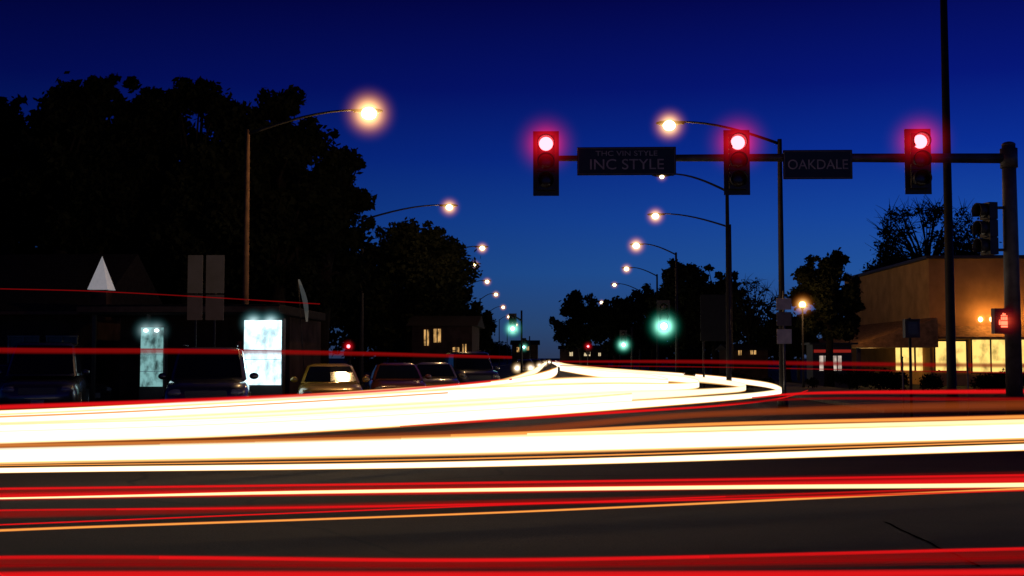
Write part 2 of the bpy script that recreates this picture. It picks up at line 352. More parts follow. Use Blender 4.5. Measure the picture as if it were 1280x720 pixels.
def far_signal(px,py,polepx,lit,h=5.7,s=1.0,gR=1.2,amp=1.6,d=None,label=""):
    d=d or F*(h-CAMZ)/max(1,(447-py)); p=S(px,py,d); xb=X(polepx,d); zc=p.z+(.385*s if lit==2 else -.385*s)
    t=thing("traffic_light",(xb,d,0),label,"traffic light","traffic lights along the avenue")
    MB().tube([(0,0,0),(0,0,zc+.9*s)],[.09,.07],10).obj("pole",M_dpole,t)
    if abs(p.x-xb)>.3: MB().tube([(0,0,zc+.2),((p.x-xb)*.6,0,zc+.45),(p.x-xb,0,zc+.35)],[.08,.06,.05],8).obj("mast_arm",M_dpole,t)
    signal_head(t,(p.x-xb,-.25,zc),lit,glowR=gR,amp=amp,s=s)
G="distant traffic light glowing green above the avenue"
far_signal(829,408,846,2,gR=1.9,amp=6,label=G,s=1.5,d=74)
far_signal(641,411,652,2,gR=1.5,amp=4,label=G,s=1.1,d=92)
far_signal(779,431,790,2,gR=1.3,amp=4,label=G,s=1.0,d=88)
far_signal(655,434,662,2,gR=1.2,amp=2.5,label=G,s=1.0,d=140)
far_signal(376,433,376,0,d=58,gR=.5,amp=1.4,s=.62,label="small signal on a short post showing red")
far_signal(437,433,437,0,d=60,gR=.5,amp=1.4,s=.62,label="small signal on a short post showing red")
far_signal(735,433,735,0,d=110,gR=.7,amp=1.2,s=.7,label="small signal on a short post showing red")

# ------------------------------------------------------------ trees
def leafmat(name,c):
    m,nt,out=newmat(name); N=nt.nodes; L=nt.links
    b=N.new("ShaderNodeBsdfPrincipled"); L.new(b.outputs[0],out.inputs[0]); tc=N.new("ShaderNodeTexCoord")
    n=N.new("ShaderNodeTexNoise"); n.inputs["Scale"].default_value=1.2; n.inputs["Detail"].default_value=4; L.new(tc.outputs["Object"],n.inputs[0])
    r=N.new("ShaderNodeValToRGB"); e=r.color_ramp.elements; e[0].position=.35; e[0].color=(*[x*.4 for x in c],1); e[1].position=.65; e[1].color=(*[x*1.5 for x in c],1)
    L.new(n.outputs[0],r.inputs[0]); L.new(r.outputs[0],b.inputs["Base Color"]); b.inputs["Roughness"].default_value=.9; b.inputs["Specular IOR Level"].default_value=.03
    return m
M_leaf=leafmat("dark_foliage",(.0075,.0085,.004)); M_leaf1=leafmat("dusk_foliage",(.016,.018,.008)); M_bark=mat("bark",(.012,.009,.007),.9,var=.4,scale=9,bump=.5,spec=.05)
def leaves_mesh(name,cents,rads,n,size,m,parent=None,loc=(0,0,0)):
    cents=np.array(cents); rads=np.array(rads); wgt=rads**2.2; wgt/=wgt.sum()
    idx=rng.choice(len(cents),n,p=wgt); dirs=rng.normal(size=(n,3)); dirs/=np.linalg.norm(dirs,axis=1)[:,None]
    rr=rads[idx]*np.clip(rng.beta(2.4,1.3,n)+rng.exponential(.13,n),0,1.7)
    P=cents[idx]+dirs*rr[:,None]*np.array([1,1,.85])
    a=rng.normal(size=(n,3)); a/=np.linalg.norm(a,axis=1)[:,None]; b=np.cross(a,rng.normal(size=(n,3))); b/=np.linalg.norm(b,axis=1)[:,None]
    s=size*(.6+.8*rng.random(n))[:,None]
    V=np.stack([P-a*s,P+b*s*.55,P+a*s,P-b*s*.55],1).reshape(-1,3)
    me=bpy.data.meshes.new(name); me.vertices.add(4*n); me.vertices.foreach_set("co",V.ravel().astype(np.float32))
    me.loops.add(4*n); me.loops.foreach_set("vertex_index",np.arange(4*n,dtype=np.int32)); me.polygons.add(n)
    me.polygons.foreach_set("loop_start",np.arange(0,4*n,4,dtype=np.int32)); me.update(calc_edges=True); me.validate(); me.materials.append(m)
    o=bpy.data.objects.new(name,me); COL.objects.link(o); o.location=loc
    if parent: o.parent=parent
    return o
def tree(px,pytop,pybot,wpx,d,n=16000,size=.13,m=None,label="broad dark leafy tree against the dusk sky",clumps=40,sparse=False,group="trees along the avenue"):
    xb=X(px,d); ztop=Z(pytop,d); zbot=max(.8,Z(pybot,d)); rx=wpx/2*d/F; cz=(ztop+zbot)/2; rz=(ztop-zbot)/2
    t=thing("bare_tree" if sparse else "tree",(xb,d,0),label,"tree",group)
    trunk=MB(); h0=zbot+rz*.35; lean=random.uniform(-.3,.3)
    tp=[(0,0,0),(lean*.3,.05,h0*.5),(lean,0,h0),(lean*1.2,0,cz+rz*.35)]; r0=.05*ztop*.5+.06
    trunk.tube(tp,[r0*1.25,r0*.85,r0*.7,r0*.2],10)
    cents=[];rads=[]
    for k in range(clumps):
        while True:
            v=Vector((random.uniform(-1,1),random.uniform(-1,1),random.uniform(-1,1)))
            if .25<v.length<1: break
        v=v*(.62+.25*random.random())/max(.6,v.length) if v.length>.6 else v
        rad=rx*random.uniform(.16,.36)*(1.1-.35*v.length)
        cents.append((v.x*rx,v.y*rx*.8,cz+v.z*rz)); rads.append(rad)
    for k in range(clumps//2):
        a=random.uniform(0,math.pi*2); e=random.uniform(-.2,1.4); rr=random.uniform(.8,1.05)
        cents.append((rx*rr*math.cos(a)*math.cos(e),rx*.7*rr*math.sin(a)*math.cos(e),cz+rz*rr*math.sin(e))); rads.append(rx*random.uniform(.06,.16))
    for k in range(0,len(cents),2 if not sparse else 1):
        c=Vector(cents[k]); st=Vector((lean,0,h0+random.uniform(0,.5)*rz)); mid=st.lerp(c,.5)+Vector((random.uniform(-.2,.2),random.uniform(-.2,.2),.12*rz))
        trunk.tube([st,mid,c],[r0*.35,r0*.2,r0*.06],5,cap=False)
        if sparse:
            for q in range(9):
                e=c+Vector((random.uniform(-1,1),random.uniform(-1,1),random.uniform(-.4,1.1)))*rx*.3; trunk.tube([c,c.lerp(e,.5)+Vector((0,0,.08)),e],[r0*.08,r0*.05,r0*.02],4,cap=False)
    trunk.obj("trunk",M_bark,t,fixn=False)
    leaves_mesh("crown",cents,rads,n,size,m or M_leaf,t)
    return t
GL="large trees beside the parking lot"
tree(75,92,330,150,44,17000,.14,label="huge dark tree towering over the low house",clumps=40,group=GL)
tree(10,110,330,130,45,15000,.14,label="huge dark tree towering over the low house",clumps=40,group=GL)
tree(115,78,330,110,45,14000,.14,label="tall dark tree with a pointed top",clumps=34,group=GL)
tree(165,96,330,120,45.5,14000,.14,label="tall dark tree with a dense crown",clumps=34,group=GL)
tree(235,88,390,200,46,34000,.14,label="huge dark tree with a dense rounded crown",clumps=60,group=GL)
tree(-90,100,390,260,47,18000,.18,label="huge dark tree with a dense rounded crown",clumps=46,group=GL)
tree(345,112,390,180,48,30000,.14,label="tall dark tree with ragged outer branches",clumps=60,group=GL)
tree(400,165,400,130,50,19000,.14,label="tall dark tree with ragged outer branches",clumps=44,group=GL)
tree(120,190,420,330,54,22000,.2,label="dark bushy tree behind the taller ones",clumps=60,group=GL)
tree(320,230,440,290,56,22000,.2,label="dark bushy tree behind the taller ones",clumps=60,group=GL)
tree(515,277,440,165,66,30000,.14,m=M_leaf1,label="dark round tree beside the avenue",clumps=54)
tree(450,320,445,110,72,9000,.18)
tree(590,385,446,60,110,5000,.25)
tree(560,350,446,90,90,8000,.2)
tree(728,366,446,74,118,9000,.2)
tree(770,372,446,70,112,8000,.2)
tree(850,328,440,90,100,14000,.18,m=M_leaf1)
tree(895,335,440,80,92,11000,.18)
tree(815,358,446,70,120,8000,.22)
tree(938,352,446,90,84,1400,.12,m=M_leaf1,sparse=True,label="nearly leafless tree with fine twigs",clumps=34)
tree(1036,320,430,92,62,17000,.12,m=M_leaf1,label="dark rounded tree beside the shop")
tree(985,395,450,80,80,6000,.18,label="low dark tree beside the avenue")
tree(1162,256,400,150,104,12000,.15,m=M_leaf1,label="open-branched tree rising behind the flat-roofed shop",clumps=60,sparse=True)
tree(1105,335,440,90,100,7000,.2,label="low dark tree behind the shop")
for sgn,lab in ((-1,"distant dark mass of roadside trees"),(1,"distant dark mass of roadside trees")):
    cc=[];rr=[]
    for k in range(260):
        y=random.uniform(130,800); x=sgn*(random.uniform(13,26)+(y-130)*.02); cc.append((x,y,random.uniform(1,6.5))); rr.append(random.uniform(1.2,3))
    tag(leaves_mesh("distant_trees",cc,rr,26000,.45,M_leaf),lab,"trees",kind="stuff")
def hedge(px0,px1,d,h,label):
    x0,x1=X(px0,d),X(px1,d); cc=[];rr=[]
    for k in range(int((x1-x0)*3)): cc.append((random.uniform(x0,x1),d+random.uniform(-.5,.5),random.uniform(.2,h-.3))); rr.append(random.uniform(.25,.5))
    o=leaves_mesh("hedge",[(a-x0,b-d,c) for a,b,c in cc],rr,int((x1-x0)*900),.07,M_leaf,None,(x0,d,0)); tag(o,label,"hedge")
hedge(1000,1130,58,1.1,"low dark hedge beside the shop car park")
hedge(860,960,60,1.2,"low dark hedge beside the avenue pavement")
hedge(1150,1500,60,.9,"low dark hedge in front of the lit shop")

# ------------------------------------------------------------ right shop
M_wall=mat("tan_stucco",(.40,.20,.065),.85,var=.25,scale=.9,bump=.15,spec=.1)
M_trim=mat("dark_trim",(.02,.015,.012),.6)
M_roof=mat("tile_roof",(.26,.14,.055),.8,var=.35,scale=5,bump=.3,spec=.1)
D2=70.0; xw=X(1163,D2); ht=Z(325,D2)
t=thing("shop_building",(xw,D2,0),"tan flat-roofed shop with bright windows and tiled awning","building")
x2=X(1600,D2)-xw
MB().box((x2/2,10,ht/2),(x2,20,ht)).obj("wall",M_wall,t)
MB().box((x2/2,9.9,ht+.1),(x2+.4,20.3,.2)).obj("parapet_cap",M_trim,t,bevel=.03)
aw=MB(); zt_=Z(399,D2); zb_=Z(432,D2)
aw.prism([(-4.6,zb_-.12),(-4.6,zb_),(-.01,zt_),(-.01,zb_-.12)],'y',-1.5,16)
for k in range(40):
    y=-1.4+k*.435; aw.add([(-4.6,y,zb_+.015),(-.05,y,zt_+.015),(-.05,y+.12,zt_+.06),(-4.6,y+.12,zb_+.06)],[(0,1,2,3)])
aw.obj("tiled_awning",M_roof,t)
for yy in (-1.2,7,15.5): MB().box((-4.4,yy,zb_/2-.08),(.2,.2,zb_-.16)).obj("awning_post",M_trim,t)
def shopglass(name,c,s,sc=1.6,lo=.12,a=.36,b=.6):
    if name in MC: return MC[name]
    m,nt,out=newmat(name); N=nt.nodes; L=nt.links
    tc=N.new("ShaderNodeTexCoord"); mp=N.new("ShaderNodeMapping"); mp.inputs["Scale"].default_value=(1.6,1.6,1.0); L.new(tc.outputs["Object"],mp.inputs[0])
    n=N.new("ShaderNodeTexNoise"); n.inputs["Scale"].default_value=sc; n.inputs["Detail"].default_value=5; L.new(mp.outputs[0],n.inputs[0])
    r=N.new("ShaderNodeValToRGB"); e=r.color_ramp.elements; e[0].position=a; e[0].color=(*[x*lo for x in c],1); e[1].position=b; e[1].color=(*c,1); L.new(n.outputs[0],r.inputs[0])
    em=N.new("ShaderNodeEmission"); em.inputs[1].default_value=s; L.new(r.outputs[0],em.inputs[0]); L.new(em.outputs[0],out.inputs[0]); MC[name]=m; return m
M_shop=shopglass("lit_shop_interior",(1,.66,.17),1.35,lo=.3,a=.3,b=.52,sc=1.1)
def shopwindow(px0,px1,py0,py1,m,yy=-.01):
    xa=X(px0,D2)-xw; xb=X(px1,D2)-xw; za=Z(py1,D2); zb=Z(py0,D2); w_=MB().box(((xa+xb)/2,yy-.02,(za+zb)/2),(xb-xa,.04,zb-za)).obj("window",m,t)
    fr=MB(); nb=max(1,int((xb-xa)/.9))
    for k in range(nb+1): fr.box((xa+(xb-xa)*k/nb,yy-.07,(za+zb)/2),(.08,.05,zb-za+.1))
    for z in (za,zb): fr.box(((xa+xb)/2,yy-.075,z),(xb-xa+.1,.05,.09))
    fr.obj("frame",M_trim,w_)
shopwindow(1168,1208,426,464,M_shop); shopwindow(1214,1262,424,466,M_shop); shopwindow(1275,1330,424,466,M_shop)
xa=X(1128,D2)-xw
MB().box((xa+1.1,1.5,(Z(428,D2)+Z(464,D2))/2),(2.1,.05,Z(428,D2)-Z(464,D2))).obj("window",M_shop,t)
for k in range(3): MB().box((xa+.35+k*.8,1.44,(Z(428,D2)+Z(464,D2))/2),(.1,.05,Z(428,D2)-Z(464,D2))).obj("window_frame",M_trim,t)
MB().prism([(-1.0,Z(424,D2)),(-1.0,Z(424,D2)+.1),(-.08,Z(408,D2)),(-.08,Z(424,D2))],'x',.2,x2).obj("canopy",M_roof,t)
for px in (1224,1238,1254,1290):
    x=X(px,D2)-xw; o=MB().ball((0,0,0),(.13,.1,.15)).box((0,.12,.05),(.06,.14,.06)).obj("wall_lamp",emat("wall_lamp_lit",(1,.6,.25),6),t,(x,-.35,Z(400,D2)))
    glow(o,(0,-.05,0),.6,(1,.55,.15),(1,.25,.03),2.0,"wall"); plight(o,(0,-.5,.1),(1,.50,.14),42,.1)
plight(t,(-2.5,4,1.9),(1,.70,.25),70,.3); plight(t,(-5.5,-3,zb_+2.0),(1,.50,.14),110,.3)
D3=60; gp=S(1003,381,D3)
g=thing("globe_lamp",(gp.x,D3,0),"short post with a glowing amber globe lamp","street lamp")
MB().tube([(0,0,0),(0,0,.3),(0,0,gp.z-.2)],[.1,.06,.045],10).tube([(0,0,gp.z-.22),(0,0,gp.z-.12)],[.06,.12],10).obj("pole",M_dpole,g)
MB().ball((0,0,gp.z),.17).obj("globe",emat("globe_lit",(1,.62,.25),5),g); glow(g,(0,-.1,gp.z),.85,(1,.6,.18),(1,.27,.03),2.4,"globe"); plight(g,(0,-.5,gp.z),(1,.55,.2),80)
D4=66; kx=X(1036,D4)
k=thing("kiosk",(kx,D4,0),"small lit kiosk with pale counter and red fascia","kiosk")
kw=X(1060,D4)-X(1012,D4)
MB().box((0,0,1.15),(kw,1.6,2.3)).obj("wall",M_trim,k); MB().box((0,-.15,2.35),(kw+.5,2.2,.1)).obj("roof",M_trim,k)
MB().box((-.1,-.82,1.3),(kw-.9,.03,.8)).obj("window",shopglass("kiosk_interior",(.9,.72,.6),.75,sc=1.5,lo=.25,a=.35,b=.62),k)
for xx_ in (-.45,.25): MB().box((xx_,-.86,1.3),(.06,.03,.8)).obj("window_frame",M_trim,k)
MB().box((0,-.87,1.95),(kw-.1,.05,.16)).obj("fascia",emat("red_fascia",(1,.06,.04),.22),k)

D5=38.0
t=thing("post_sign",(X(978,D5),D5-.35,0.13),"stacked pale panels on a slim post beside the avenue","sign")
MB().tube([(0,.06,0),(0,.06,Z(370,D5))],.035,8).obj("pole",M_galv,t)
M_pan=mat("weathered_white_panel",(.55,.46,.36),.6,var=.2); M_pan2=mat("brown_panel",(.14,.11,.08),.6)
for i,(a,b,m) in enumerate(((374,388,M_pan),(391,408,M_pan2),(412,430,M_pan))):
    za,zb=Z(b,D5)-.13,Z(a,D5)-.13; MB().box((0,0,(za+zb)/2),(.46,.02,zb-za)).obj("sign_panel",m,t,bevel=.01)
D6=30
t=thing("pedestrian_signal_post",(X(1138,D6),D6,.0),"slim post with dark pedestrian signal box","pedestrian signal")
MB().tube([(0,0,0),(0,0,Z(398,D6))],.035,10).obj("pole",M_dpole,t); 
b=MB().box((0,0,0),(.36,.22,.46)).box((0,-.14,.2),(.34,.1,.015)).obj("signal_box",M_hous,t,(0,-.12,Z(411,D6)),bevel=.01)
MB().box((0,-.115,0),(.24,.01,.3)).obj("signal_lens",M_loff,b)
for px,pt,d in ((1128,447,30),(1263,440,31),(1209,452,33)):
    t=thing("bollard_post",(X(px,d),d,.006),"thin pale marker post at the roadside","post","marker posts at the kerb")
    MB().tube([(0,0,0),(0,0,Z(pt,d))],.018,8).ball((0,0,Z(pt,d)),.025).obj("pole",M_pan2,t)
    MB().tube([(0,0,Z(pt,d)-.25),(0,0,Z(pt,d)-.1)],.021,8).obj("reflective_band",M_paint,t)
t=thing("notice_board",(X(895,56),56,.13),"large dark blank board on two posts","sign")
W=X(914,56)-X(876,56)
MB().box((0,0,(Z(372,56)+Z(430,56))/2),(W,.08,Z(372,56)-Z(430,56))).obj("sign_panel",M_blk,t,bevel=.02)
for sx_ in (-.4,.4): MB().tube([(W*sx_,.08,0),(W*sx_,.08,Z(375,56))],.05,8).obj("sign_post",M_dpole,t)

# ------------------------------------------------------------ left side
M_hw=mat("dark_house_wall",(.030,.018,.015),.9,var=.5,scale=2,spec=.05); M_hr=mat("dark_shingles",(.012,.010,.010),.9,var=.4,scale=8,bump=.4,spec=.05)
M_fas=mat("dull_fascia",(.07,.035,.025),.8,spec=.05)
D7=39
hx=X(20,D7); t=thing("house",(hx,D7,0),"low dark house with shallow shingle roof and white finial","house")
wd=X(150,D7)-X(-160,D7); eave=Z(392,D7); ridge=Z(306,D7)
MB().box((-1.2,3,eave/2),(wd-.8,6,eave)).obj("wall",M_hw,t)
MB().prism([(-.6,eave),(-.6,eave+.12),(3,ridge),(6.6,eave+.12),(6.6,eave)],'x',-1.2-wd/2,-1.2+wd/2).obj("roof",M_hr,t)
MB().box((-1.2,-.63,eave+.02),(wd,.05,.1)).obj("fascia",M_fas,t)
M_winf=mat("window_frame",(.12,.15,.12),.7)
for px in (30,78):
    x=X(px,D7)-hx; w_=MB().box((x,-.02,1.7),(1.0,.05,1.2)).obj("window",mat("dark_glass",(.03,.05,.05),.15),t)
    fr=MB(); 
    for a in (-.5,0,.5): fr.box((x+a,-.06,1.7),(.05,.05,1.25))
    for z in (1.1,2.3): fr.box((x,-.065,z),(1.08,.05,.05))
    fr.obj("frame",M_winf,w_)
tz=Z(318,D7-1); tb=Z(361,D7-1); xx=X(123,D7-1)-hx
MB().add([(xx-.33,-1.2,tb),(xx+.33,-1.2,tb),(xx+.33,-.5,tb),(xx-.33,-.5,tb),(xx,-.85,tz)],[(0,1,4),(1,2,4),(2,3,4),(3,0,4),(0,3,2,1)]).obj("finial",mat("white_wood_self_lit",(.6,.6,.58),.6,var=.4,scale=2,emit=(.6,.6,.62),es=.3),t)  # weak emission stands in for light falling on the white finial
MB().box((xx,-.85,tb-.5),(.5,.5,.98)).obj("finial_base",M_hw,t)
D8=37; sx0,sx1=X(150,D8),X(362,D8)
t=thing("shop_building",((sx0+sx1)/2,D8,0),"low dark shop with flat canopy and lit doorways","building")
W=sx1-sx0; zc=Z(396,D8)
MB().box((0,2.5,zc/2),(W,5,zc)).obj("wall",M_hw,t)
MB().box((0,.8,zc+.14),(W+.6,7,.28)).obj("canopy",M_hr,t,bevel=.03)
MB().box((0,-2.73,zc+.14),(W+.6,.04,.16)).obj("fascia",M_fas,t)
for x in (-W/2+.1,-W*.18,W/2-.05): MB().box((x,-2.4,zc/2),(.1,.1,zc)).obj("canopy_post",M_trim,t)
MB().box((W*.29,-.03,1.05),(1.0,.06,2.1)).obj("door",mat("dull_red_door",(.25,.02,.015),.7),t)
def litpanel(px0,px1,py0,py1,d,name,label,c,s,lo,ns,pl):
    xa,xb=X(px0,d),X(px1,d); za,zb=Z(py1,d),Z(py0,d); W=xb-xa; Hh=zb
    m=shopglass(name+"_face",c,s,sc=3.2,lo=lo,a=.36,b=.58)
    t=thing("lit_display_case",((xa+xb)/2,d,.006),label,"display case","lit display cases by the shop")
    MB().box((0,.15,Hh/2),(W,.3,Hh)).obj("casing",M_trim,t,bevel=.02)
    MB().box((0,-.02,(za+zb)/2),(W-.1,.03,zb-za-.1)).obj("lit_panel",m,t)
    for k in range(1,ns+1): MB().box((0,-.05,za+(zb-za)*k/(ns+1)*.8),(W-.12,.03,.014)).obj("shelf",mat("pale_shelf",(.4,.5,.55),.5),t)
    for x_ in (-W*.22,W*.2):
        o=MB().ball((0,0,0),(.07,.05,.05)).obj("case_lamp",emat("case_lamp_lit_"+name,(.8,.97,1),5*s),t,(x_,-.08,zb-.14)); glow(o,(0,0,0),.6,(.7,.97,1),(.2,.6,.65),1.5*s/1.6,"case%.1f"%s)
    plight(t,(0,-.8,1.6),(.7,.95,1),pl,.4)
litpanel(303,354,398,484,33.5,"bright","tall glowing white-blue glass display case",(.62,.90,1),1.9,.45,1,16)
litpanel(174,206,407,486,34.5,"teal","narrow glowing teal glass display case",(.30,.62,.62),.7,.15,2,6)
D9=31; t=thing("twin_panel_sign",(X(255,D9),D9,.006),"two weathered rectangular sign panels on a post","sign")
for a,b in ((233,252),(256,279)):  # panel materials carry a faint emission in place of light on them
    MB().box(((X(a,D9)+X(b,D9))/2-X(255,D9),0,(Z(318,D9)+Z(366,D9))/2),(X(b,D9)-X(a,D9),.03,Z(318,D9)-Z(366,D9))).obj("sign_panel",mat("aluminium_faint_glow",(.08,.065,.055),.8,var=.35,scale=2,emit=(.25,.16,.1),es=.05,spec=.1),t,bevel=.01)
    MB().box(((X(a,D9)+X(b,D9))/2-X(255,D9),0,(Z(368,D9)+Z(400,D9))/2),(X(b,D9)-X(a,D9),.03,Z(368,D9)-Z(400,D9))).obj("sign_panel",mat("brown_faint_glow",(.07,.05,.04),.8,var=.35,scale=2,emit=(.25,.14,.1),es=.035,spec=.1),t,bevel=.01)
for sx_ in (-.25,.25): MB().tube([(sx_,.05,0),(sx_,.05,Z(320,D9))],.03,8).obj("sign_post",M_dpole,t)
t=thing("banner_flag",(X(384,36),36,.006),"pale narrow banner leaning on a thin staff","banner")
MB().tube([(0,0,0),(-.3,0,Z(348,36))],.015,8).obj("staff",M_dpole,t)
bm_=MB(); za,zb=Z(402,36),Z(349,36); rows=[]
for i in range(9):
    u=i/8; z=za+(zb-za)*u; x=-.05-.24*u*1.0; wv=.06*math.sin(u*5); rows.append([(x-.0,wv,z),(x+.05+.10*math.sin(u*math.pi),wv+.03,z)])
for i in range(8): bm_.poly([rows[i][0],rows[i][1],rows[i+1][1],rows[i+1][0]])
bm_.obj("banner_cloth",mat("pale_cloth_self_lit",(.2,.22,.2),.8,emit=(.4,.5,.45),es=.05),t)  # slight emission brightens the cloth as if light fell on it
def lit_house(px0,px1,py0,d,label,wins,c):
    x0,x1=X(px0,d),X(px1,d); h=Z(py0,d); t=thing("house",((x0+x1)/2,d,0),label,"building","distant buildings along the avenue")
    W=x1-x0; MB().box((0,3,h*.42),(W,6,h*.84)).obj("wall",M_hw,t); MB().prism([(-.3,h*.84),(3,h),(6.3,h*.84)],'x',-W/2-.3,W/2+.3).obj("roof",M_hr,t)
    for a,b,p,q in wins:
        w_=MB().box(((X(a,d)+X(b,d))/2-(x0+x1)/2,-.03,(Z(p,d)+Z(q,d))/2),(X(b,d)-X(a,d),.04,Z(p,d)-Z(q,d))).obj("window",shopglass("warm_window",(1,.55,.18),.75,sc=3,lo=.1) if c else emat("pale_window",(.9,.7,.4),.8),t)
        MB().box(((X(a,d)+X(b,d))/2-(x0+x1)/2,-.06,(Z(p,d)+Z(q,d))/2),(.06,.03,Z(p,d)-Z(q,d))).obj("frame",M_trim,w_)
lit_house(515,590,392,60,"dark two-storey house with warm lit windows",[(530,536,412,432),(542,551,411,428),(566,574,434,442),(578,583,430,442)],True)
lit_house(640,672,425,170,"far house with small lit windows",[(646,649,434,440),(658,662,433,438)],True)
lit_house(915,960,430,78,"far house with small lit windows",[(923,927,438,444),(938,945,438,443)],True)
lit_house(700,760,432,200,"far low building with small lit windows",[(712,716,440,445),(730,738,440,445),(748,751,441,445)],False)

# ------------------------------------------------------------ cars
M_glass=mat("car_glass",(.004,.005,.006),.08,var=.1); M_tyre=mat("tyre_rubber",(.012,.012,.012),.85); M_rim=mat("wheel_rim",(.25,.25,.26),.35,metal=.8); M_hl=mat("headlamp_glass",(.2,.2,.18),.1,coat=1); M_tl=mat("tail_lamp",(.3,.01,.01),.2,coat=1)
M_grille=mat("grille",(.01,.01,.01),.4); M_plate=mat("number_plate",(.2,.2,.18),.5)
paints={"dark":mat("dark_car_paint",(.02,.019,.02),.35,coat=1),"amber":mat("tan_car_paint",(.45,.26,.03),.35,metal=.3,coat=1),"grey":mat("grey_car_paint",(.12,.09,.05),.35,metal=.3,coat=1),"maroon":mat("maroon_car_paint",(.12,.03,.015),.35,metal=.2,coat=1)}
def car(loc,rz,kind,paint,label,lights=False,name="parked_car",group="cars waiting at the crossing"):
    t=thing(name,loc,label,"car",group,rz); P=paints[paint]
    if kind=="suv": Ln,w,belt,roof,hood=4.7,.95,1.10,1.84,1.08; cab=(1.25,4.55,1.95,4.25); wr=.36
    elif kind=="van": Ln,w,belt,roof,hood=5.0,.97,1.15,2.0,1.05; cab=(.8,4.9,1.65,4.75); wr=.35
    else: Ln,w,belt,roof,hood=4.6,.9,.92,1.42,.88; cab=(1.25,4.1,2.0,3.45); wr=.32
    zb=.24
    st=[(0,.80,zb+.12,hood-.22),(.12,.93,zb,hood-.12),(.6,.99,zb,hood-.03),(1.3,1,zb,hood+.03),(2.3,1.0,zb,belt+.01),(3.4,1,zb,belt+.01),(Ln-.5,.98,zb,belt),(Ln-.1,.92,zb,belt-.05),(Ln,.82,zb+.12,belt-.2)]
    vs=[];fs=[]; nr=12
    for y,kw,b_,tp in st:
        W=w*kw; hh=tp-b_
        ring=[(-W*.86,b_),(-W*.97,b_+.1*hh),(-W,b_+.45*hh),(-W*.98,b_+.72*hh),(-W*.9,b_+.94*hh),(-W*.6,tp),(W*.6,tp),(W*.9,b_+.94*hh),(W*.98,b_+.72*hh),(W,b_+.45*hh),(W*.97,b_+.1*hh),(W*.86,b_)]
        vs+=[(x,y,z) for x,z in ring]
    for i in range(len(st)-1):
        for k_ in range(nr): k2=(k_+1)%nr; fs.append((i*nr+k_,i*nr+k2,(i+1)*nr+k2,(i+1)*nr+k_))
    fs+= [tuple(range(nr)),tuple((len(st)-1)*nr+k_ for k_ in range(nr))[::-1]]
    MB().add(vs,fs,True).obj("body",P,t)
    y1,y2,y3,y4=cab; wb=w*.9; wt=w*.68 if kind=="car" else w*.76; z0=belt-.03
    cv=[];cf=[]; lv=[(z0,y1,y2,wb,0),(z0+(roof-z0)*.55,y1+(y3-y1)*.55,y2+(y4-y2)*.5,wb+(wt-wb)*.5,0),(roof-.07,y3-.06,y4+.06,wt+.02,0),(roof,y3+.15,y4-.15,wt-.14,0)]
    def ringc(z,a,b,W): 
        c_=.08; ym=(a+b)/2
        return [(-W+c_,a,z),(0,a-.07,z),(W-c_,a,z),(W,a+c_*2,z),(W+.01,ym,z),(W,b-c_*2,z),(W-c_,b,z),(0,b+.05,z),(-W+c_,b,z),(-W,b-c_*2,z),(-W-.01,ym,z),(-W,a+c_*2,z)]
    for l in lv: cv+=ringc(*l[:4])
    for i in range(3):
        for k_ in range(12): k2=(k_+1)%12; cf.append((i*12+k_,i*12+k2,(i+1)*12+k2,(i+1)*12+k_))
    cf.append(tuple(36+k_ for k_ in range(12)))
    MB().add(cv,cf,True).obj("roof",P,t)
    def lerp(a,b,u): return Vector(a).lerp(Vector(b),u)
    r0,r2=ringc(*lv[0][:4]),ringc(*lv[2][:4]); r1=ringc(*lv[1][:4])
    def pane(idx,ofs,nm):
        g=MB(); cols=[]
        for j in idx:
            col=[]
            for u in (.12,1.0): col.append(lerp(r0[j],r1[j],u)+Vector(ofs))
            col.append(lerp(r1[j],r2[j],.93)+Vector(ofs)); cols.append(col)
        for a in range(len(cols)-1):
            for b_ in range(2): g.poly([cols[a][b_],cols[a+1][b_],cols[a+1][b_+1],cols[a][b_+1]])
        g.obj(nm,M_glass,t)
    pane((0,1,2),(0,-.014,.008),"windshield"); pane((6,7,8),(0,.014,.008),"rear_window"); pane((3,4),(.014,0,0),"side_window"); pane((4,5),(.014,0,0),"side_window"); pane((11,10),(-.014,0,0),"side_window"); pane((10,9),(-.014,0,0),"side_window")
    for sx_ in (-1,1):
        for yy in (.85,Ln-.95):
            wh=MB().tube([(-.11,0,0),(.11,0,0)],wr,20).obj("wheel",M_tyre,t,(sx_*(w-.09),yy,wr))
            MB().tube([(sx_*.10,0,0),(sx_*.118,0,0)],wr*.62,16).obj("rim",M_rim,wh)
        MB().ball((sx_*w*.68,.07,hood-.27),(.19,.09,.09),12,8).obj("headlight",emat("headlamp_on",(1,.93,.75),10) if lights else M_hl,t)
        MB().ball((sx_*w*.74,Ln-.05,belt-.25),(.14,.06,.12),12,8).obj("tail_light",M_tl,t)
        MB().ball((sx_*(w+.09),y1+.35,belt+.06),(.11,.06,.08),10,6).obj("side_mirror",P,t)
    MB().box((0,-.005,hood-.3),(w*.95,.06,.16)).box((0,.0,.36),(w*1.1,.08,.14)).obj("grille",M_grille,t)
    MB().box((0,-.05,.45),(.32,.02,.16)).obj("number_plate",M_plate,t)
    if kind=="suv":
        for sx_ in (-1,1): MB().tube([(sx_*wt*.85,y3+.2,roof+.05),(sx_*wt*.85,y4-.2,roof+.05)],.02,6).obj("roof_rail",M_grille,t)
    return t
def R(a): return math.radians(a)
car((X(258,26.5),26.5,.006),R(14),"suv","dark","dark SUV waiting beside the lit display cases")
car((X(48,30),30,.006),R(18),"van","dark","dark van standing near the low house")
car((X(415,32),32,.006),R(12),"car","amber","low tan car with amber reflections on its roof")
car((X(500,37),37,.006),R(10),"car","maroon","dark red car waiting in the queue")
